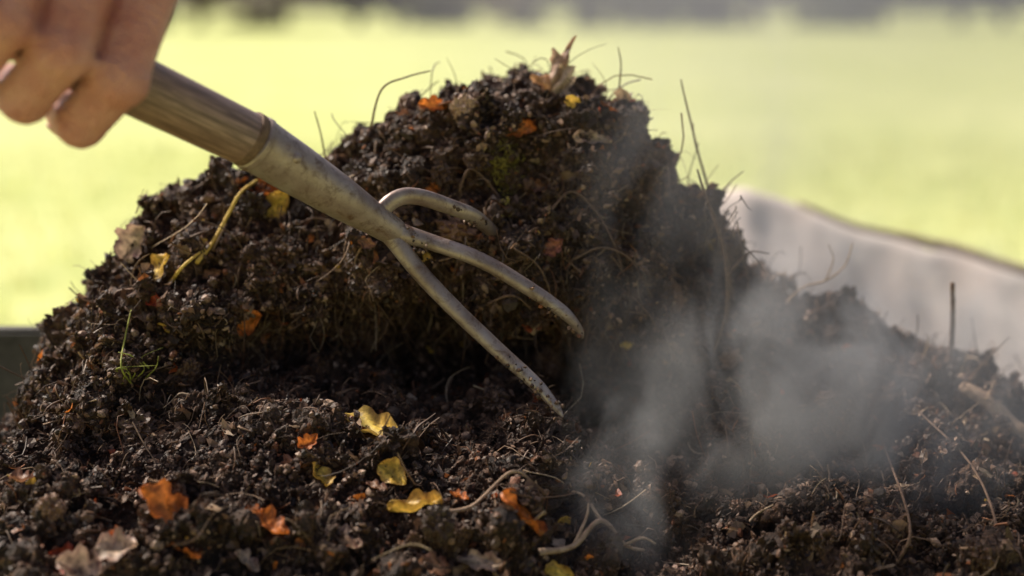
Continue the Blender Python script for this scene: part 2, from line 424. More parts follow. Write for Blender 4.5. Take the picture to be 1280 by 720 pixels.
fibres("straw_bits", 2900, .006, .028, .0007, .0020, .22, .05, 0, 'i')
fibres("long_straws", 230, .04, .11, .0004, .0010, .10, .08, .5)
n = 620
hx = rng.uniform(-.24, .2, n); hz = rng.uniform(.46, .60, n)
st_ = []
for a, b in zip(hx, hz):
    h, nn = on_front(a, b); st_.append(h[:])
st_ = np.array(st_); L = rng.uniform(.012, .05, n); s = np.linspace(0, 1, 8)
c1 = rng.normal(size=(n, 3)) * .18; c2 = rng.normal(size=(n, 3)) * .08
dr = np.stack([rng.normal(size=n) * .35, rng.uniform(-.40, -.0, n), -np.ones(n)], 1)
pts = st_[:, None] + L[:, None, None] * (dr[:, None] * s[None, :, None] + c1[:, None] * np.sin(s * 3.14)[None, :, None] + c2[:, None] * np.sin(s * 6.28)[None, :, None])
tubes("hanging_roots", pts, rng.uniform(.0003, .0009, n), fib_cols(n) * .75, M_fib, pile)
n = 110; st_ = []
for i in range(n):
    x_ = random.choice([random.uniform(-.34, .12), random.uniform(.06, .46), random.uniform(.06, .46)])
    h, nn = on_top(x_, random.uniform(-.04, .10)); st_.append((h - Vector((0, 0, .004)))[:])
st_ = np.array(st_); L = rng.uniform(.012, .058, n)
dr = np.stack([rng.normal(size=n) * .6, rng.normal(size=n) * .3, rng.uniform(.3, 1, n)], 1)
c1 = rng.normal(size=(n, 3)) * .15
pts = st_[:, None] + L[:, None, None] * (dr[:, None] * s[None, :, None] + c1[:, None] * np.sin(s * 3.14)[None, :, None])
tubes("small_twigs", pts, rng.uniform(.0004, .0013, n), fib_cols(n), M_fib, pile, 5)

# ---- bark flakes / leaf fragments
def flakes(name, n, smin, smax, cols, pr, mat, kind='u', lift=.0012):
    p, nn = sample(n, kind)
    h = rng.normal(size=(n, 3)); nr = nn + .55 * rng.normal(size=(n, 3)); nr /= np.linalg.norm(nr, axis=1, keepdims=True)
    b1 = np.cross(nr, h); b1 /= np.linalg.norm(b1, axis=1, keepdims=True); b2 = np.cross(nr, b1)
    k = 7; ang = np.arange(k) * 2 * math.pi / k
    r = rng.uniform(.55, 1.25, (n, k)); S = (smin + (smax - smin) * rng.random(n) ** 2.2)
    asp = rng.uniform(.3, .9, n)
    x = np.cos(ang)[None] * r; y = np.sin(ang)[None] * r * asp[:, None]
    z = .35 * rng.normal(size=(n, k)) * .5 + .35 * x * x * rng.normal(size=(n, 1))
    ring = (x[..., None] * b1[:, None] + y[..., None] * b2[:, None] + z[..., None] * nr[:, None]) * S[:, None, None]
    V = np.concatenate([np.zeros((n, 1, 3)), ring], 1) + (p + nn * lift)[:, None]
    fa = np.array([[0, i + 1, (i + 1) % k + 1] for i in range(k)])
    F = fa[None] + (np.arange(n) * (k + 1))[:, None, None]
    c = np.array(cols)[rng.choice(len(cols), n, p=pr)] * rng.uniform(.7, 1.3, (n, 1))
    return np_mesh(name, V.reshape(-1, 3), F.reshape(-1, 3), mat, np.repeat(c, k + 1, 0), smooth=False, parent=pile)
flakes("bark_flakes", 11000, .0012, .0085, [(.055,.028,.017),(.115,.063,.039),(.20,.12,.075),(.34,.24,.17),(.24,.085,.03)], [.36,.32,.20,.06,.06], M_leaf, 'i')
flakes("leaf_fragments", 520, .0025, .0110, [(.56,.17,.03),(.62,.38,.07),(.38,.25,.15),(.38,.08,.025)], [.36,.16,.32,.16], M_leaf, 'u', .0015)

# ------------------------------------------------------------------ leaves
def leaf_geo(c, n, length, width, col, spin, curl=.35, lobes=0.15, up=0.003, seed=0):
    r = random.Random(seed)
    n = n.normalized(); n = (n * .8 + Vector((r.uniform(-.35, .35), r.uniform(-.6, -.15), r.uniform(.1, .7)))).normalized()
    t = Vector((math.cos(spin), -.3, math.sin(spin) * .6)); t = (t - n * t.dot(n)).normalized(); b = n.cross(t)
    nu, nv = 26, 13
    V = []; Cc = []
    ph = r.uniform(0, 6)
    for i in range(nu):
        u = i / (nu - 1)
        w = width * .5 * (math.sin(math.pi * u ** .8) ** .75 if 0 < u < 1 else 0.02) * (1 + lobes * math.sin(u * 19 + ph) + lobes * .6 * math.sin(u * 41 + ph * 2))
        for j in range(nv):
            v = j / (nv - 1) * 2 - 1
            z = curl * length * (.35 * (u - .5) ** 2 * 4 * .5 + .34 * v * v * (w / width * 2)) + .055 * length * math.sin(u * 14 + ph + v * 2) * abs(v) + .045 * length * math.sin(v * 5 + u * 6 + ph * 3)
            z -= .02 * length * math.exp(-(v * 7) ** 2)
            p = c + t * ((u - .5) * length) + b * (v * w + .08 * length * math.sin(u * 3 + ph)) + n * (up + z - .12 * curl * length)
            V.append(p[:])
            e = abs(v) ** 3 * .4 + (.18 if abs(v) < .12 else 0)
            k = 1 - e + .3 * math.sin(u * 9 + v * 4 + ph) * .5
            if math.sin(u * 23 + ph) * math.sin(v * 6 + ph * 2 + u * 5) > .55: k *= .55
            Cc.append([col[0] * k, col[1] * (k - .1 * abs(v)), col[2] * k])
    F = [[i * nv + j, (i + 1) * nv + j, (i + 1) * nv + j + 1, i * nv + j + 1] for i in range(nu - 1) for j in range(nv - 1)]
    return np.array(V), np.array(F), np.array(Cc)
YEL = (.88, .64, .13); YEL2 = (.74, .49, .08); ORA = (.64, .20, .035); RED = (.48, .09, .03); TAN = (.54, .39, .26); BRN = (.32, .16, .08)
top_leaves = [(-.109,-.133,.052,.028,YEL,.15),(-.090,-.18,.026,.020,YEL2,-.6),(-.146,-.186,.024,.020,YEL2,1.0),(-.162,-.175,.024,.016,BRN,.8),
  (-.068,-.216,.042,.018,YEL2,.3),(-.248,-.238,.046,.028,ORA,.1),(-.315,-.25,.032,.022,RED,-.4),(-.276,-.258,.030,.026,TAN,1.1),
  (.003,-.225,.042,.024,ORA,.0),(.03,-.232,.026,.016,YEL2,.7),(-.171,-.234,.030,.018,ORA,-.8),(-.12,-.238,.028,.016,TAN,0),(.252,-.238,.020,.016,TAN,.5),
  (-.189,-.22,.016,.012,ORA,.9),(-.30,-.262,.040,.024,TAN,.1),(-.155,-.165,.018,.012,ORA,1.3),(-.02,-.242,.034,.015,TAN,.9),(-.055,-.245,.024,.018,BRN,.3),
  (-.36,-.20,.02,.014,BRN,.4),(.12,-.20,.016,.01,TAN,.2),(-.22,-.21,.016,.01,TAN,1.4),(.16,-.23,.02,.012,BRN,.6),(-.23,-.255,.028,.018,ORA,.9),
  (-.33,-.235,.022,.014,BRN,1.2),(-.10,-.20,.018,.012,BRN,.2),(.05,-.245,.03,.016,TAN,.4),(-.19,-.25,.022,.013,TAN,.5),(-.28,-.24,.018,.012,ORA,1.2),(-.04,-.20,.016,.011,ORA,.2)]
front_leaves = [(-.292,.535,.034,.028,YEL2,1.3),(-.218,.497,.026,.021,ORA,.5),(-.322,.555,.034,.030,TAN,1.2),(-.31,.50,.026,.016,TAN,.8),(-.222,.592,.036,.020,ORA,.1),
  (-.205,.585,.028,.022,YEL2,.9),(.007,.648,.028,.018,ORA,.1),(.067,.64,.034,.014,TAN,0),(-.067,.60,.028,.014,ORA,-.5),(.036,.555,.022,.016,(.5,.2,.12),1.2),
  (-.29,.515,.022,.012,RED,0),(-.07,.668,.026,.014,ORA,0),(-.09,.66,.020,.012,BRN,.4),(.10,.47,.012,.009,YEL,.2),(.085,.48,.009,.007,TAN,.2),
  (.02,.60,.018,.012,BRN,.7),(-.34,.505,.026,.016,BRN,.3),(-.12,.56,.016,.01,BRN,.2),(-.25,.53,.018,.01,BRN,1.1)]
LV = []; k = 0; off = 0; LF = []; LC = []
for L_, fn in ((top_leaves, on_top), (front_leaves, on_front)):
    for (a, b, ln, wd, co, sp) in L_:
        c, nn = fn(a, b); k += 1
        v, fa, cc = leaf_geo(c, nn, ln, wd, co, sp, curl=random.uniform(.3, .9), seed=k, up=.008 if co in (YEL, YEL2) else .006, lobes=.05 if co in (YEL, YEL2) else .15)
        LV.append(v); LF.append(fa + off); LC.append(cc); off += len(v)
np_mesh("fallen_leaves", np.concatenate(LV), np.concatenate(LF), M_leaf, np.concatenate(LC), smooth=True)
# upright curled dry leaf on the summit
c, nn = on_top(.036, .05)
def blade(base, tip, w0, fold, seed, col):
    nu, nv = 24, 9; V = []; Cc = []
    ax_ = (tip - base); L_ = ax_.length; t = ax_.normalized(); b = t.cross(Vector((0, 1, .2))).normalized(); n_ = b.cross(t)
    for i in range(nu):
        u = i / (nu - 1)
        w = w0 * (math.sin(math.pi * min(1, u * .93 + .06)) ** .6) * (1 + .22 * math.sin(u * 17 + seed) + .12 * math.sin(u * 39 + seed * 2))
        for j in range(nv):
            v = j / (nv - 1) * 2 - 1
            p = base + t * (u * L_) + b * (w * v * math.cos(fold * v) + .004 * math.sin(u * 5 + seed)) + n_ * (w * abs(v) * math.sin(fold) + .003 * math.sin(u * 9 + v * 3) + .006 * u * u)
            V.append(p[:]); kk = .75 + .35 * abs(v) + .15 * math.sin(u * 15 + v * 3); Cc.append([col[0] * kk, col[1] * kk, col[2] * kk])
    F = [[i * nv + j, (i + 1) * nv + j, (i + 1) * nv + j + 1, i * nv + j + 1] for i in range(nu - 1) for j in range(nv - 1)]
    return np.array(V), np.array(F), np.array(Cc)
LV = []; LF = []; LC = []; off = 0
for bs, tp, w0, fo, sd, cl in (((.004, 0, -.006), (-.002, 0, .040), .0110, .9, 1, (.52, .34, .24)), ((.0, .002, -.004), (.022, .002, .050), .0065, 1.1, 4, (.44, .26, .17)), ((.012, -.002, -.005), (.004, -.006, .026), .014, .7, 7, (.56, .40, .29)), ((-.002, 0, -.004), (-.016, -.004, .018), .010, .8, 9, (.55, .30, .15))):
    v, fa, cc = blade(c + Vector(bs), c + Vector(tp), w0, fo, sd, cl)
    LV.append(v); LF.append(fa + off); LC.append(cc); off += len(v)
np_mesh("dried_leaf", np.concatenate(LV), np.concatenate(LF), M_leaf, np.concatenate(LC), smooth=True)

# ------------------------------------------------------------------ sweeps
def sweep(name, path, radii, mat, sides=20, parent=None, sub=6, squash=1.0, rough=0.0, cap=True):
    path = [Vector(p) for p in path]
    pp = [path[0] * 2 - path[1]] + path + [path[-1] * 2 - path[-2]]
    pts = []; rr = []
    for i in range(len(path) - 1):
        for j in range(sub):
            t = j / sub
            a, b, c, d = pp[i:i + 4]
            pts.append(.5 * ((2 * b) + (c - a) * t + (2 * a - 5 * b + 4 * c - d) * t * t + (3 * b - a - 3 * c + d) * t ** 3))
            rr.append(radii[i] * (1 - t) + radii[i + 1] * t)
    pts.append(path[-1]); rr.append(radii[-1])
    T = (pts[1] - pts[0]).normalized()
    u = T.orthogonal().normalized()
    V = []; G = []; s = 0; rnd = random.Random(len(name) + len(pts))
    for i, p in enumerate(pts):
        if i: s += (p - pts[i - 1]).length
        t = (pts[min(i + 1, len(pts) - 1)] - pts[max(i - 1, 0)]).normalized()
        u = (u - t * u.dot(t)).normalized(); w = t.cross(u)
        for k in range(sides):
            a = 2 * math.pi * k / sides
            r = rr[i] * (1 + rough * rnd.uniform(-1, 1))
            V.append((p + u * math.cos(a) * r + w * math.sin(a) * r * squash)[:])
            G.append((math.cos(a), math.sin(a), s))
    n = len(pts)
    F = [[i * sides + k, i * sides + (k + 1) % sides, (i + 1) * sides + (k + 1) % sides, (i + 1) * sides + k] for i in range(n - 1) for k in range(sides)]
    if cap:
        for i, p in ((0, pts[0]), (n - 1, pts[-1])):
            V.append(p[:]); G.append((0, 0, s if i else 0)); ce = len(V) - 1
            for k in range(0, sides, 2):
                a, b, c = i * sides + k, i * sides + (k + 1) % sides, i * sides + (k + 2) % sides
                F.append([ce, a, b, c] if i else [ce, c, b, a])
    return np_mesh(name, np.array(V), np.array(F), mat, smooth=True, extra=np.array(G), parent=parent)

# ------------------------------------------------------------------ garden fork
fork = empty("garden_fork")
Ha = Vector((-.2674, -.22, .7057)); ax = Vector((-.705, -.547, .451)).normalized()
e1 = Vector((.556, -.822, -.129)); e1 = (e1 - ax * e1.dot(ax)).normalized()
e2 = ax.cross(e1)
Fe = Vector((-.1885, -.16, .6562)); Hub = Vector((-.0950, -.09, .5805))
sweep("wooden_handle", [Fe + (Hub - Fe) * .06, Fe + (Ha - Fe) * .02, Fe + (Ha - Fe) * .5, Ha, Ha + ax * .12, Ha + ax * .26, Ha + ax * .42, Ha + ax * .60, Ha + ax * .85, Ha + ax * .86],
      [.0150, .0200, .0208, .0215, .0212, .0200, .0190, .0184, .0186, .012], M_wood, 40, fork, 10)
d = (Hub - Fe).normalized(); L = (Hub - Fe).length
sweep("steel_socket", [Fe - d * .002, Fe, Fe + d * .004, Fe + d * .007, Fe + d * L * .3, Fe + d * L * .6, Fe + d * L * .85, Hub + d * .004, Hub + d * .012],
      [.0194, .0216, .0218, .0209, .0194, .0166, .0128, .0108, .006], M_steel, 40, fork, 6)
sweep("socket_collar", [Fe - d * .0085, Fe - d * .0075, Fe - d * .0025, Fe - d * .0015], [.0200, .0211, .0212, .0200], M_twig, 40, fork, 3)
rc = Fe + d * .027; rv = (Vector((.35, -.85, .35)) - d * Vector((.35, -.85, .35)).dot(d)).normalized()
sweep("rivet", [rc + rv * .0170, rc + rv * .0200, rc + rv * .0213, rc + rv * .0220], [.0042, .0040, .0030, .001], M_steel, 16, fork, 3)
sweep("tine_1", [Hub - d * .012 + Vector((0, 0, .004)), Vector((-.0980, -.094, .6010)), Vector((-.0865, -.088, .6070)), Vector((-.0720, -.080, .6055)), Vector((-.0510, -.066, .5965)), Vector((-.0310, -.052, .5860)), Vector((-.0105, -.010, .562))],
      [.0074, .0072, .0070, .0068, .0066, .0063, .0052], M_steel, 18, fork, 8, .8, .012)
sweep("tine_2", [Hub - d * .012, Hub + Vector((.008, .0, -.002)), Vector((-.0634, -.086, .5703)), Vector((-.0254, -.090, .5570)), Vector((.0128, -.088, .5340)), Vector((.0418, -.080, .512)), Vector((.0550, -.074, .4960)), Vector((.0575, -.071, .489))],
      [.0084, .0082, .0070, .0067, .0064, .0056, .0034, .0008], M_steel, 18, fork, 8, .8, .012)
sweep("tine_3", [Hub - d * .013, Hub + Vector((.001, -.003, -.005)), Vector((-.0755, -.095, .5510)), Vector((-.0504, -.098, .5240)), Vector((-.0127, -.103, .4882)), Vector((.019, -.112, .4612)), Vector((.035, -.119, .4440)), Vector((.040, -.122, .4370))],
      [.0084, .0082, .0072, .0068, .0064, .0056, .0034, .0008], M_steel, 18, fork, 8, .8, .012)
def cling(name, a, b, n, rr):
    v, fa = ico(1)
    t = rng.random(n)[:, None]; p = np.array(a) * (1 - t) + np.array(b) * t
    o_ = rng.normal(size=(n, 3)); o_ /= np.linalg.norm(o_, axis=1, keepdims=True)
    p = p + o_ * rr; r = rng.uniform(.0005, .0022, n)
    V = v[None] * rng.uniform(.6, 1.4, (n, len(v), 1)) * r[:, None, None] + p[:, None]
    np_mesh(name, V.reshape(-1, 3), (fa[None] + (np.arange(n) * len(v))[:, None, None]).reshape(-1, 3), M_crumb, np.repeat(soil_cols(n), len(v), 0), parent=fork)
cling("clinging_soil_1", (.0128,-.088,.534), (.0550,-.074,.496), 90, .0052)
cling("clinging_soil_2", (-.0127,-.103,.4882), (.035,-.119,.444), 90, .0054)
cling("clinging_soil_3", (-.0510,-.066,.5965), (-.0250,-.045,.580), 60, .0056)
cling("clinging_soil_4", (-.098,-.092,.583), (-.0634,-.088,.562), 40, .0085)

# ------------------------------------------------------------------ hand (one continuous skin)
hand = empty("human_hand")
def HP(s, phi, r):
    a = math.radians(phi); return Ha + ax * s + e2 * (r * math.cos(a)) + e1 * (r * math.sin(a))
bm = bmesh.new()
def ball(p, r): bmesh.ops.create_icosphere(bm, subdivisions=2, radius=r, matrix=Matrix.Translation(p))
def capsule(p, q, r1, r2):
    n = max(3, int((q - p).length / .004))
    for i in range(n + 1):
        t = i / n; ball(p.lerp(q, t), r1 * (1 - t) + r2 * t)
W = Ha + ax * .130 + e2 * .150 - e1 * .012
fs = [.020, .0600, .0980, .132]; fr = [.0196, .0198, .0182, .0158]; kk = [1, 1.07, 1.0, .86]
tips = []
for i, s in enumerate(fs):
    r = fr[i]; k = kk[i]
    mcp = HP(s + .004 * i, 16, .075 * (.85 + .15 * k)); pip = HP(s + .001 * i, 86 + 5 * k, .0230 + r * 1.40)
    dip = HP(s - .001, 146 + 5 * k, .0220 + r * 1.10); tip = HP(s - .003, 196 + 7 * k, .0203 + r)
    capsule(mcp, pip, r * 1.12, r * .97); ball(pip, r * 1.07)
    capsule(pip, dip, r * .98, r * .90); ball(dip, r * .94); capsule(dip, tip, r * .91, r * .80)
    ball(mcp, r * 1.22)
    wo = W + (mcp - W) * .12 + ax * (.010 * (i - 1.5))
    capsule(mcp, wo, r * 1.12, .024)
    pc = HP(s + .006, -30, .050); capsule(pc, wo, .022, .026); capsule(mcp, pc, r, .020)
    tips.append((dip, tip, r))
tb = W.lerp(HP(.06, -45, .06), .35); tm = HP(.045, -62, .062); ti = HP(.018, -105, .042); tt = HP(-.004, -146, .038)
capsule(tb, tm, .027, .022); capsule(tm, ti, .0205, .0180); capsule(ti, tt, .018, .0145)
fa_dir = Vector((-.50, -.33, .80)).normalized()
capsule(W, W + fa_dir * .08, .041, .041); capsule(W + ax.cross(fa_dir).normalized() * .012, W + fa_dir * .08, .033, .038)
capsule(W + fa_dir * .08, W + fa_dir * .26, .041, .056)
me = bpy.data.meshes.new("palm_fingers_and_forearm"); bm.to_mesh(me); bm.free()
ho = link(bpy.data.objects.new("palm_fingers_and_forearm", me), hand); me.materials.append(M_skin)
rm = ho.modifiers.new("r", 'REMESH'); rm.mode = 'VOXEL'; rm.voxel_size = .0018; rm.use_smooth_shade = True
smd = ho.modifiers.new("s", 'SMOOTH'); smd.factor = .5; smd.iterations = 6
for i, (dip, tip, r) in enumerate(tips):
    c = dip.lerp(tip, .72); out = (c - (Ha + ax * (c - Ha).dot(ax))).normalized(); tz = (tip - dip).normalized(); bx = out.cross(tz)
    v, fa = ico(3)
    V = [(c + out * (r * .80) + tz * (x * .0105) + bx * (y * r * .62) + out * (z * .002 - .0028 * y * y))[:] for x, y, z in v]
    np_mesh("fingernail_%d" % i, np.array(V), fa, M_nail, smooth=True, parent=hand)
sweep("sleeve", [W + fa_dir * .19, W + fa_dir * .194, W + fa_dir * .22, W + fa_dir * .28, W + fa_dir * .36, W + fa_dir * .52, W + fa_dir * .53],
      [.054, .062, .064, .067, .072, .080, .05], M_sleeve, 32, hand, 6, 1.0, .01)

# ------------------------------------------------------------------ twigs and stalks
def twig(name, pts, r0, r1, mat, branches=(), rough=.12):
    e = sweep(name, pts, list(np.linspace(r0, r1, len(pts))), mat, 8, None, 7, 1, rough)
    for i, b in enumerate(branches):
        sweep("side_shoot_%d" % i, b, list(np.linspace(r0 * .6, r1 * .6, len(b))), mat, 6, e, 5, 1, rough)
    return e
def T(x, z, dy=0.0):
    h, nn = on_front(x, z); return Vector((x, h.y - dy, z))
twig("twig", [(.200,.06,.49),(.193,.06,.535),(.180,.06,.58),(.166,.055,.622),(.152,.05,.672),(.147,.05,.692)], .0017, .0006, M_twig,
     [[(.180,.06,.58),(.192,.055,.60),(.204,.05,.612)],[(.166,.055,.622),(.160,.05,.640),(.158,.045,.655)]])
twig("twig", [(.19,.03,.48),(.188,.02,.525),(.178,.015,.565),(.164,.01,.60),(.158,.01,.618)], .0022, .0008, M_twig, [[(.188,.02,.525),(.205,.015,.545),(.222,.01,.545)]])
twig("twig", [(.175,.0,.46),(.182,-.015,.50),(.178,-.02,.55),(.166,-.02,.585)], .0013, .0005, M_twig)
twig("twig", [(.395,.06,.41),(.398,.055,.45),(.396,.05,.485),(.394,.05,.512)], .0028, .0020, M_twig)
twig("twig", [(.245,.08,.48),(.265,.075,.502),(.285,.07,.510),(.302,.07,.524),(.308,.07,.545)], .0014, .0006, M_twigp, [[(.285,.07,.510),(.29,.065,.53),(.284,.06,.545)]])
twig("twig", [T(.285,.345,-.002),T(.296,.375,.012),T(.307,.40,.016),T(.310,.43,.012),T(.306,.44,-.003)], .0013, .0008, M_twig)
twig("twig", [T(.36,.35,.0),T(.368,.375,.012),T(.362,.40,.014),T(.344,.418,.006),T(.336,.424,-.004)], .0013, .0008, M_twig)
twig("twig", [T(.20,.49,-.003),T(.22,.478,.012),T(.245,.462,.012),T(.27,.452,-.003)], .0012, .0006, M_twig)
twig("twig", [(-.125,.05,.645),(-.112,.03,.684),(-.09,.03,.695),(-.07,.035,.70)], .0011, .0006, M_twig)
twig("twig", [(-.16,.05,.59),(-.166,.045,.64),(-.172,.045,.665)], .0010, .0005, M_twig)
twig("twig", [(.09,.06,.65),(.095,.055,.70),(.092,.05,.72)], .0010, .0004, M_twig)
def S(x, y, dz=.004):
    h, nn = on_top(x, y); return Vector((x, y, h.z + dz))
a = S(.02, -.235, .006); b = S(.045, -.21, .014); c = S(.066, -.195, .018); e = S(.085, -.19, .014); g_ = S(.10, -.18, .010)
twig("twig", [a, b, c, e, g_], .0026, .0012, M_twigp, [[c, c + Vector((-.012, .015, .014)), c + Vector((-.03, .02, .018))], [b, b + Vector((.01, .015, .016)), b + Vector((.012, .02, .026))], [e, e + Vector((.012, -.006, .008)), e + Vector((.022, -.008, .004))]])
twig("twig", [S(-.06,-.225), S(-.03,-.215,.01), S(.0,-.20,.012), S(.02,-.19,.004)], .0016, .001, M_twigp)
for i, pl in enumerate([[(-.045,.60),(-.035,.62),(-.015,.60),(.0,.575),(.01,.55)], [(.03,.585),(.05,.60),(.07,.585),(.085,.56),(.095,.53)],
     [(.0,.56),(.02,.545),(.03,.525),(.035,.50)], [(.05,.545),(.075,.555),(.1,.545),(.12,.51)], [(-.07,.60),(-.05,.575),(-.045,.55),(-.05,.53)],
     [(.08,.50),(.095,.515),(.115,.50),(.13,.47)], [(-.20,.56),(-.17,.575),(-.14,.56),(-.125,.54)], [(-.02,.51),(.0,.52),(.015,.505),(.02,.48)]]):
    twig("root", [T(x, z, .004 + .005 * math.sin(3.1 * j / (len(pl) - 1))) for j, (x, z) in enumerate(pl)], .0011, .0006, M_twig)
M_stalk = simple_noise_mat("yellow_stalk", (.50, .30, .05), (.68, .48, .12), 120, .6)
M_green = simple_noise_mat("green_sprig", (.18, .20, .03), (.38, .38, .07), 120, .6)
twig("plant_stalk", [T(-.262,.545,.006),T(-.252,.56,.012),T(-.242,.58,.016),T(-.232,.598,.018),T(-.222,.606,.010)], .0020, .0012, M_stalk)
twig("plant_stalk", [T(-.285,.528,.006),T(-.27,.545,.012),T(-.25,.56,.008)], .0016, .001, M_stalk)
gs = twig("green_sprig", [T(-.305,.455,.002),T(-.308,.475,.010),T(-.312,.492,.014),T(-.312,.51,.010)], .0009, .0005, M_green)
for i in range(8):
    b0 = T(-.305 + random.uniform(-.012, .012), .458 + random.uniform(0, .02), .004)
    sweep("blade_%d" % i, [b0, b0 + Vector((random.uniform(-.012, .012), -.004, .010)), b0 + Vector((random.uniform(-.025, .025), -.005, random.uniform(.006, .022)))], [.0008, .0007, .0003], M_green, 5, gs, 5, .4)
n = 260; st_ = []
for i in range(n):
    h, nn = on_front(random.gauss(-.006, .007), random.gauss(.616, .013)); st_.append(h[:])
st_ = np.array(st_); dr = np.stack([rng.normal(size=n) * .5, -rng.uniform(.3, 1, n), rng.uniform(-.3, .9, n)], 1)
s = np.linspace(0, 1, 5); L = rng.uniform(.003, .008, n)
pts = st_[:, None] + L[:, None, None] * (dr[:, None] * s[None, :, None] + .25 * rng.normal(size=(n, 1, 3)) * np.sin(s * 3.1)[None, :, None])
tubes("moss_tuft", pts, rng.uniform(.0004, .0009, n), np.array([.30, .24, .05]) * rng.uniform(.5, 1.5, (n, 1)), M_fib)
a = T(.405,.420,.004); b = T(.455,.382,.008)
br = sweep("broken_branch", [a + Vector((-.004, 0, .004)), a, a.lerp(b, .35) + Vector((0, 0, .003)), a.lerp(b, .7), b, b + Vector((.03, 0, -.02))], [.003, .0065, .0078, .0072, .0076, .008], M_twigp, 14, None, 6, .8, .08)

# ------------------------------------------------------------------ canvas tarp behind (right) + board (left)
nu, nv = 120, 70
U, Vv = np.meshgrid(np.linspace(0, 1, nu), np.linspace(0, 1, nv), indexing='ij')
X = .17 + 1.5 * U
ridge = np.interp(X, [.17, .235, .275, .32, .39, .47, .56, .70, .95, 1.25, 1.67], [.28, .44, .505, .512, .488, .458, .432, .400, .35, .28, .20])
yy = np.interp(Vv, [0, .48, .52, 1], [.32, .73, .77, 1.15])
zz = ridge * np.interp(Vv, [0, .15, .4, .48, .5, .52, .6, .85, 1], [.02, .33, .84, .985, 1, .985, .84, .25, .01])
pt = np.stack([X, yy, zz], -1).reshape(-1, 3)
wr = .030 * fbm(pt * np.array([5, 3, 2]), 4, 51) + .012 * fbm(pt * np.array([16, 6, 5]), 3, 57)
pt[:, 1] += wr * 1.3; pt[:, 2] += wr * .5 * (pt[:, 2] > .05); pt[:, 2] = np.maximum(pt[:, 2], .006)
ii = np.arange(nu * nv).reshape(nu, nv)
tarp = np_mesh("canvas_tarp", pt, np.stack([ii[:-1, :-1], ii[1:, :-1], ii[1:, 1:], ii[:-1, 1:]], -1).reshape(-1, 4), M_tarp, smooth=True)
hp = pt.reshape(nu, nv, 3)[:, nv // 2]
hpl = [Vector(hp[i]) + Vector((0, -.006, .004)) for i in range(18, nu, 6)]
sweep("rolled_hem", hpl, [.003 + .006 * min(1, i / 4) for i in range(len(hpl))], M_hem, 12, tarp, 5, 1, .05)

bin_ = empty("compost_bin_panel")
def board(name, x0, x1, y0, y1, z0, z1, parent, mat=M_board):
    b_ = bmesh.new(); bmesh.ops.create_cube(b_, size=1)
    for v in b_.verts: v.co = Vector(((x0 + x1) / 2 + v.co.x * (x1 - x0), (y0 + y1) / 2 + v.co.y * (y1 - y0), (z0 + z1) / 2 + v.co.z * (z1 - z0)))
    bmesh.ops.bevel(b_, geom=b_.edges[:], offset=.004, segments=2, affect='EDGES')
    m = bpy.data.meshes.new(name); b_.to_mesh(m); b_.free(); m.materials.append(mat)
    return link(bpy.data.objects.new(name, m), parent)
for i in range(3):
    board("slat_%d" % i, -1.45, -.40, .13, .155, .01 + i * .149, .152 + i * .149, bin_)
board("post_1", -1.44, -1.38, .158, .21, 0, .50, bin_); board("post_2", -.86, -.80, .158, .21, 0, .445, bin_)

# ------------------------------------------------------------------ lawn
R_ = [0, 1, 2, 4, 8, 16, 32, 64, 128, 260, 600, 1500]
seg = 64
gv = [(0, 0, 0)] + [(r * math.cos(2 * math.pi * k / seg), r * math.sin(2 * math.pi * k / seg), 0) for r in R_[1:] for k in range(seg)]
gf = [[0, 1 + 2 * k, 1 + (2 * k + 1) % seg, 1 + (2 * k + 2) % seg] for k in range(seg // 2)]
for j in range(len(R_) - 2):
    for k in range(seg):
        a = 1 + j * seg; gf.append([a + k, a + seg + k, a + seg + (k + 1) % seg, a + (k + 1) % seg])
np_mesh("lawn", np.array(gv, dtype=float), np.array(gf), M_lawn, smooth=True)
n = 42000
ang = rng.uniform(0, 2 * math.pi, n); rad = .75 + 6.5 * rng.random(n) ** .8
gx = rad * np.cos(ang); gy = rad * np.sin(ang) + .2
keep = ~((np.abs(gx) < 1.0) & (gy > -.9) & (gy < .95)) & (np.hypot(gx, gy + 1.2) > .35) & ~((gx > .15) & (gx < 1.7) & (gy > .3) & (gy < 1.18))
gx, gy = gx[keep], gy[keep]; n = len(gx)
Hh = rng.uniform(.03, .075, n); th = rng.uniform(0, 6.28, n); w = rng.uniform(.0015, .0035, n); ln = rng.normal(size=(n, 2)) * .4
dx, dy = np.cos(th) * w, np.sin(th) * w
z0 = np.zeros(n)
Vg = np.stack([np.stack([gx - dx, gy - dy, z0], 1), np.stack([gx + dx, gy + dy, z0], 1),
               np.stack([gx + dx * .7 + ln[:, 0] * Hh * .4, gy + dy * .7 + ln[:, 1] * Hh * .4, Hh * .6], 1), np.stack([gx - dx * .7 + ln[:, 0] * Hh * .4, gy - dy * .7 + ln[:, 1] * Hh * .4, Hh * .6], 1),
               np.stack([gx + ln[:, 0] * Hh, gy + ln[:, 1] * Hh, Hh], 1)], 1)
fa = np.array([[0, 1, 2], [0, 2, 3], [3, 2, 4]])
gc = np.array([.53, .58, .19]) * rng.uniform(.55, 1.3, (n, 1)); gc[:, 0] *= rng.uniform(.85, 1.25, n)
M_blade = attr_mat("grass_blade", .6, .3, 40, .2, .4)
np_mesh("grass", Vg.reshape(-1, 3), (fa[None] + (np.arange(n) * 5)[:, None, None]).reshape(-1, 3), M_blade, np.repeat(gc, 5, 0))

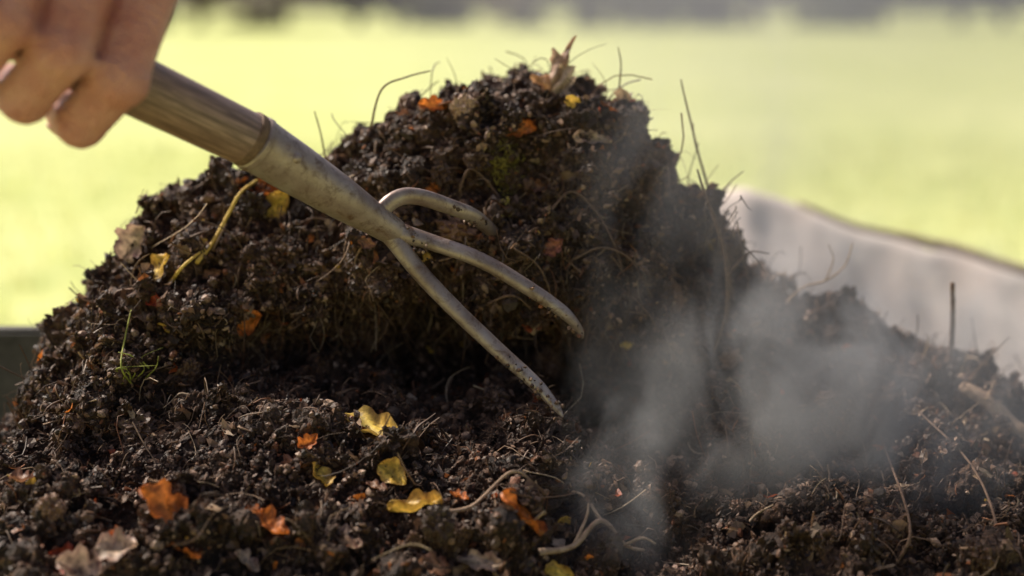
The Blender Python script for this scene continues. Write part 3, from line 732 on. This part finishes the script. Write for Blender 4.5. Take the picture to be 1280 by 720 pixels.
# ------------------------------------------------------------------ distant trees
row = []; cols = []
for i in range(46):
    cx = -62 + i * 2.8 + random.uniform(-1, 1); cy = 72 + random.uniform(-6, 6); hgt = random.uniform(5, 11); wd = random.uniform(2.0, 3.8)
    m = 460
    cl = rng.normal(size=(16, 3)) * np.array([wd * .55, wd * .5, hgt * .22]) + np.array([cx, cy, hgt * .55])
    pc = cl[rng.integers(0, 16, m)] + rng.normal(size=(m, 3)) * .6
    pc[:, 2] = np.maximum(pc[:, 2], .2)
    row.append(pc); br_ = random.random() < .5
    base = np.array([.15, .115, .08]) if br_ else np.array([.10, .11, .05])
    cols.append(base * rng.uniform(.5, 1.6, (m, 1)))
pc = np.concatenate(row); cc = np.concatenate(cols); n = len(pc); Rm = rot_mats(n)
qd = np.array([[-.5, -.35, 0], [.5, -.35, 0], [.4, .4, .1], [-.4, .4, 0]])
Vt = np.einsum('nij,kj->nki', Rm, qd) * rng.uniform(.5, 1.2, (n, 1, 1)) + pc[:, None]
M_fol = attr_mat("tree_foliage", .7, .3, 3, .3, .3)
trees = np_mesh("distant_tree_row", Vt.reshape(-1, 3), np.arange(n * 4).reshape(n, 4), M_fol, np.repeat(cc, 4, 0))
for i in range(46):
    x = row[i][:, 0].mean(); y = row[i][:, 1].mean()
    sweep("trunk_%d" % i, [(x, y, 0), (x + .1, y, 2), (x, y, 4.5)], [.25, .2, .1], M_twig, 8, trees, 3)

# ------------------------------------------------------------------ steam (real volumes)
steam = empty("steam")
def plume(name, loc, rad, dens, nscale, lo, hi, step, stretch=(1, 1, 1), soft=1.5, aniso=.4, off=0, distort=1.2, detail=3, flat=False):
    v, fa = ico(3)
    o = np_mesh(name, v, fa, None, smooth=True, parent=steam)
    o.location = loc; o.scale = rad
    m = bpy.data.materials.new(name + "_vapour"); m.use_nodes = True; nt = m.node_tree
    nt.nodes.remove(nt.nodes["Principled BSDF"])
    tc = N(nt, "ShaderNodeTexCoord")
    ln_ = N(nt, "ShaderNodeVectorMath", operation='LENGTH'); nt.links.new(tc.outputs["Object"], ln_.inputs[0])
    fo = N(nt, "ShaderNodeMapRange"); fo.inputs[1].default_value = 1.0; fo.inputs[2].default_value = 0.0
    nt.links.new(ln_.outputs["Value"], fo.inputs[0])
    pw = N(nt, "ShaderNodeMath", operation='POWER'); pw.inputs[1].default_value = soft; nt.links.new(fo.outputs[0], pw.inputs[0])
    mu2 = N(nt, "ShaderNodeMath", operation='MULTIPLY'); mu2.inputs[1].default_value = dens
    if flat:
        nt.links.new(pw.outputs[0], mu2.inputs[0])
    else:
        mp = N(nt, "ShaderNodeMapping"); mx = max(rad)
        mp.inputs["Scale"].default_value = (rad[0] / mx * stretch[0], rad[1] / mx * stretch[1], rad[2] / mx * stretch[2]); mp.inputs["Location"].default_value = (off, off * .7, off * .3)
        nt.links.new(tc.outputs["Object"], mp.inputs[0])
        nz = noise(nt, mp.outputs[0], nscale, detail, .55, distort)
        rg = N(nt, "ShaderNodeMapRange", interpolation_type='SMOOTHSTEP'); rg.inputs[1].default_value = lo; rg.inputs[2].default_value = hi
        nt.links.new(nz.outputs[0], rg.inputs[0])
        mu = N(nt, "ShaderNodeMath", operation='MULTIPLY'); nt.links.new(pw.outputs[0], mu.inputs[0]); nt.links.new(rg.outputs[0], mu.inputs[1])
        nt.links.new(mu.outputs[0], mu2.inputs[0])
    vs = N(nt, "ShaderNodeVolumeScatter"); vs.inputs["Color"].default_value = (.98, .98, .98, 1); vs.inputs["Anisotropy"].default_value = aniso
    nt.links.new(mu2.outputs[0], vs.inputs["Density"]); nt.links.new(vs.outputs[0], nt.nodes["Material Output"].inputs["Volume"])
    try: m.cycles.volume_step_rate = step
    except Exception: pass
    o.data.materials.append(m)
plume("plume_low", (.255, -.16, .480), (.23, .085, .14), 36, 3.0, .42, .67, .9, off=3.1, distort=1.2, stretch=(1, 1, .85), aniso=.45)
plume("plume_column", (.085, -.205, .405), (.070, .05, .13), 25, 2.6, .42, .68, 1.0, off=7.7, distort=1.2, stretch=(1, 1, .6), aniso=.45)
plume("plume_clump", (.160, -.09, .61), (.14, .08, .22), 8.5, 2.4, .36, .70, 1.0, off=1.3, distort=1.0, detail=2, stretch=(1, 1, .7), aniso=.5)
plume("drifting_haze", (.95, 2.4, 1.15), (1.7, 1.5, 1.2), .70, 1.6, .2, .7, 1.6, soft=1.0, aniso=.55, flat=True)

# ------------------------------------------------------------------ light
el = math.radians(47); az = math.radians(-55)
Sd = Vector((math.sin(az) * math.cos(el), math.cos(az) * math.cos(el), math.sin(el)))
sl = bpy.data.lights.new("sun", 'SUN'); sl.energy = 5.0; sl.angle = math.radians(.5); sl.color = (1, .93, .81)
so = link(bpy.data.objects.new("sun", sl)); so.rotation_euler = Sd.to_track_quat('Z', 'Y').to_euler()
w = bpy.data.worlds.new("World"); scene.world = w; w.use_nodes = True
sk = w.node_tree.nodes.new("ShaderNodeTexSky"); sk.sky_type = 'NISHITA'; sk.sun_disc = False
sk.sun_elevation = el; sk.sun_rotation = az; sk.air_density = .7; sk.dust_density = 5.0; sk.ozone_density = .3
bg = w.node_tree.nodes["Background"]; bg.inputs[1].default_value = .15
w.node_tree.links.new(sk.outputs[0], bg.inputs[0])

# ------------------------------------------------------------------ camera
cam = bpy.data.cameras.new("camera"); co = link(bpy.data.objects.new("camera", cam))
co.location = (0, -1.2, .75); co.rotation_euler = (math.radians(90 - 11), 0, 0)
cam.lens = 50; cam.sensor_width = 36; cam.clip_start = .02; cam.clip_end = 4000
cam.dof.use_dof = True; cam.dof.focus_distance = 1.11; cam.dof.aperture_fstop = 2.0
scene.camera = co
